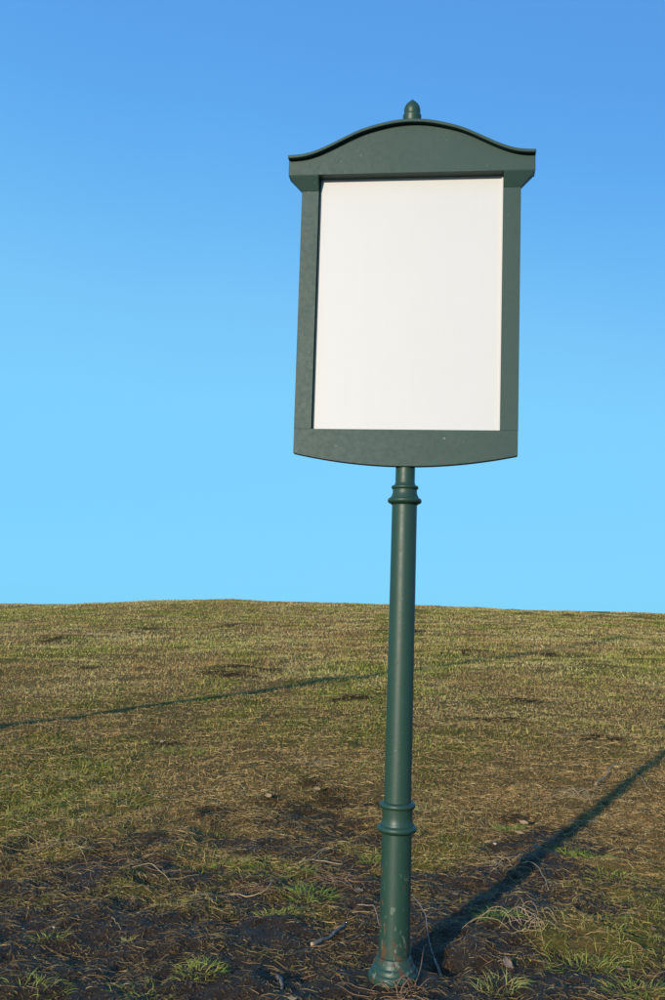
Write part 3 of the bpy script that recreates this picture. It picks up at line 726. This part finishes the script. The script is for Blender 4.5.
OAK = [(0, 0), (0.10, 0.02), (0.22, 0.16), (0.30, 0.34), (0.42, 0.20), (0.52, 0.48), (0.60, 0.26), (0.70, 0.40), (0.80, 0.20), (0.90, 0.22), (1.0, 0.0)]
OVAL = [(0, 0), (0.12, 0.09), (0.3, 0.20), (0.5, 0.25), (0.7, 0.21), (0.88, 0.10), (1.0, 0.0)]
def leaf(px, py, size, az, kind, mat, label, tilt=0.2, curl=0.35, lift=0.012):
    size = size * 0.78; p = at(px, py); prof = OAK if kind == 'oak' else OVAL; bm = bmesh.new(); rows = []
    for u, v in prof:
        row = []
        for sgn in (-1, -0.5, 0, 0.5, 1):
            vv = v * sgn * (1 + 0.15 * (rng.random() - 0.5)); x = (u - 0.5) * size; y = vv * size
            z = curl * (vv * vv * 2.2 + (u - 0.5) ** 2 * 0.9) * size + 0.05 * size * (rng.random() - 0.5) * (abs(sgn) > 0.6)
            row.append(bm.verts.new((x, y, z)))
        rows.append(row)
    for a, b in zip(rows, rows[1:]):
        for k in range(4): bm.faces.new([a[k], a[k + 1], b[k + 1], b[k]])
    bmesh.ops.remove_doubles(bm, verts=bm.verts, dist=1e-5)
    bmesh.ops.solidify(bm, geom=bm.faces[:], thickness=0.0008)
    o = from_bm('fallen_leaf', bm, mat, None, True); tag(o, label, 'leaf', 'fallen leaves')
    o.location = p + Vector((0, 0, lift)); o.rotation_euler = (tilt, 0.15, az)
    bm = bmesh.new(); tube(bm, [Vector((-0.5 * size, 0, 0.22 * curl * size + 0.001)), Vector((-0.66 * size, 0.03 * size, 0.3 * curl * size)), Vector((-0.82 * size, 0.08 * size, 0.25 * curl * size))], 0.0011, 0.0008, 5)
    from_bm('leaf_stalk', bm, mat, o, True)
    return o
leaf(507, 961, 0.085, 0.9, 'oak', M_LEAF_PINK, 'large lobed pinkish leaf right of the post foot', 0.80, 0.3, 0.030)
leaf(640, 886, 0.042, 1.3, 'oval', M_LEAF_PINK, 'small pink leaf near the right edge, the highest there', 0.5, 0.5, 0.02)
leaf(653, 925, 0.045, 0.4, 'oval', M_LEAF_BROWN, 'small orange brown leaf at the right edge', 0.5, 0.5, 0.02)
leaf(642, 948, 0.050, 2.2, 'oak', M_LEAF_BROWN, 'reddish lobed leaf above the bottom right tuft', 0.4, 0.5, 0.02)
leaf(478, 877, 0.050, 1.8, 'oval', M_LEAF_BROWN, 'upright orange brown leaf left of the deep green tuft', 0.9, 0.4, 0.03)
leaf(537, 851, 0.085, 0.25, 'oval', M_LEAF_GREY, 'grey leaf left of the dark green tuft', 0.35, 0.3, 0.02)
leaf(524, 824, 0.085, -0.5, 'oval', M_LEAF_PALE, 'upper bleached curled leaf beside the bright green tuft', 0.5, 0.6, 0.03)
leaf(519, 832, 0.080, -0.3, 'oval', M_LEAF_PALE, 'lower bleached curled leaf beside the bright green tuft', 0.4, 0.6, 0.02)
leaf(455, 890, 0.050, 0.1, 'oval', M_LEAF_GREY, 'pale grey leaf scrap on mud right of the post', 0.4, 0.5, 0.015)
leaf(269, 800, 0.085, -0.9, 'oval', M_LEAF_PALE, 'cream coloured leaf in the brown turf left of the post', 0.5, 0.5, 0.035)
leaf(316, 795, 0.080, 0.2, 'oak', M_LEAF_PALE, 'pale lobed leaf between the cream leaf and the post', 0.4, 0.5, 0.03)
leaf(375, 758, 0.075, 0.4, 'oval', M_LEAF_BROWN, 'red brown leaf close to the left of the shaft', 0.5, 0.4, 0.04)
leaf(358, 889, 0.070, 0.3, 'oak', M_LEAF_GREY, 'grey lobed leaf left of the lower shaft', 0.3, 0.5, 0.015)
leaf(483, 779, 0.075, 1.4, 'oval', M_LEAF_PALE, 'tan leaf standing in the straw right of the post', 0.8, 0.4, 0.04)
leaf(348, 950, 0.045, 0.6, 'oval', M_LEAF_BROWN, 'brown curled leaf below the cut stick', 0.4, 0.7, 0.012)
leaf(292, 998, 0.050, 0.2, 'oval', M_LEAF_PALE, 'whitish leaf scrap at the bottom edge', 0.3, 0.4, 0.012)
leaf(620, 965, 0.050, 0.1, 'oval', M_LEAF_BROWN, 'russet leaf between the bottom right tufts', 0.3, 0.6, 0.02)

def stone(px, py, sz, label):
    p = at(px, py); bm = bmesh.new(); bmesh.ops.create_icosphere(bm, subdivisions=2, radius=sz)
    for v in bm.verts: v.co *= 1 + 0.35 * (rng.random() - 0.5); v.co.z *= 0.65
    o = from_bm('stone', bm, M_STONE, None, True); o.location = p + Vector((0, 0, sz * 0.3)); tag(o, label, 'stone', 'small pale stones')
stone(495, 841, 0.013, 'small white stone left of the bleached leaves')
stone(133, 894, 0.009, 'small white stone on the dark mud at left')
stone(180, 666, 0.040, 'white stone far out on the turf at left')
stone(54, 925, 0.008, 'tiny pale stone on mud near the left border')
stone(138, 914, 0.008, 'tiny pale stone in the middle of the left mud')
stone(162, 743, 0.020, 'pale stone beside the bright green clump at left')
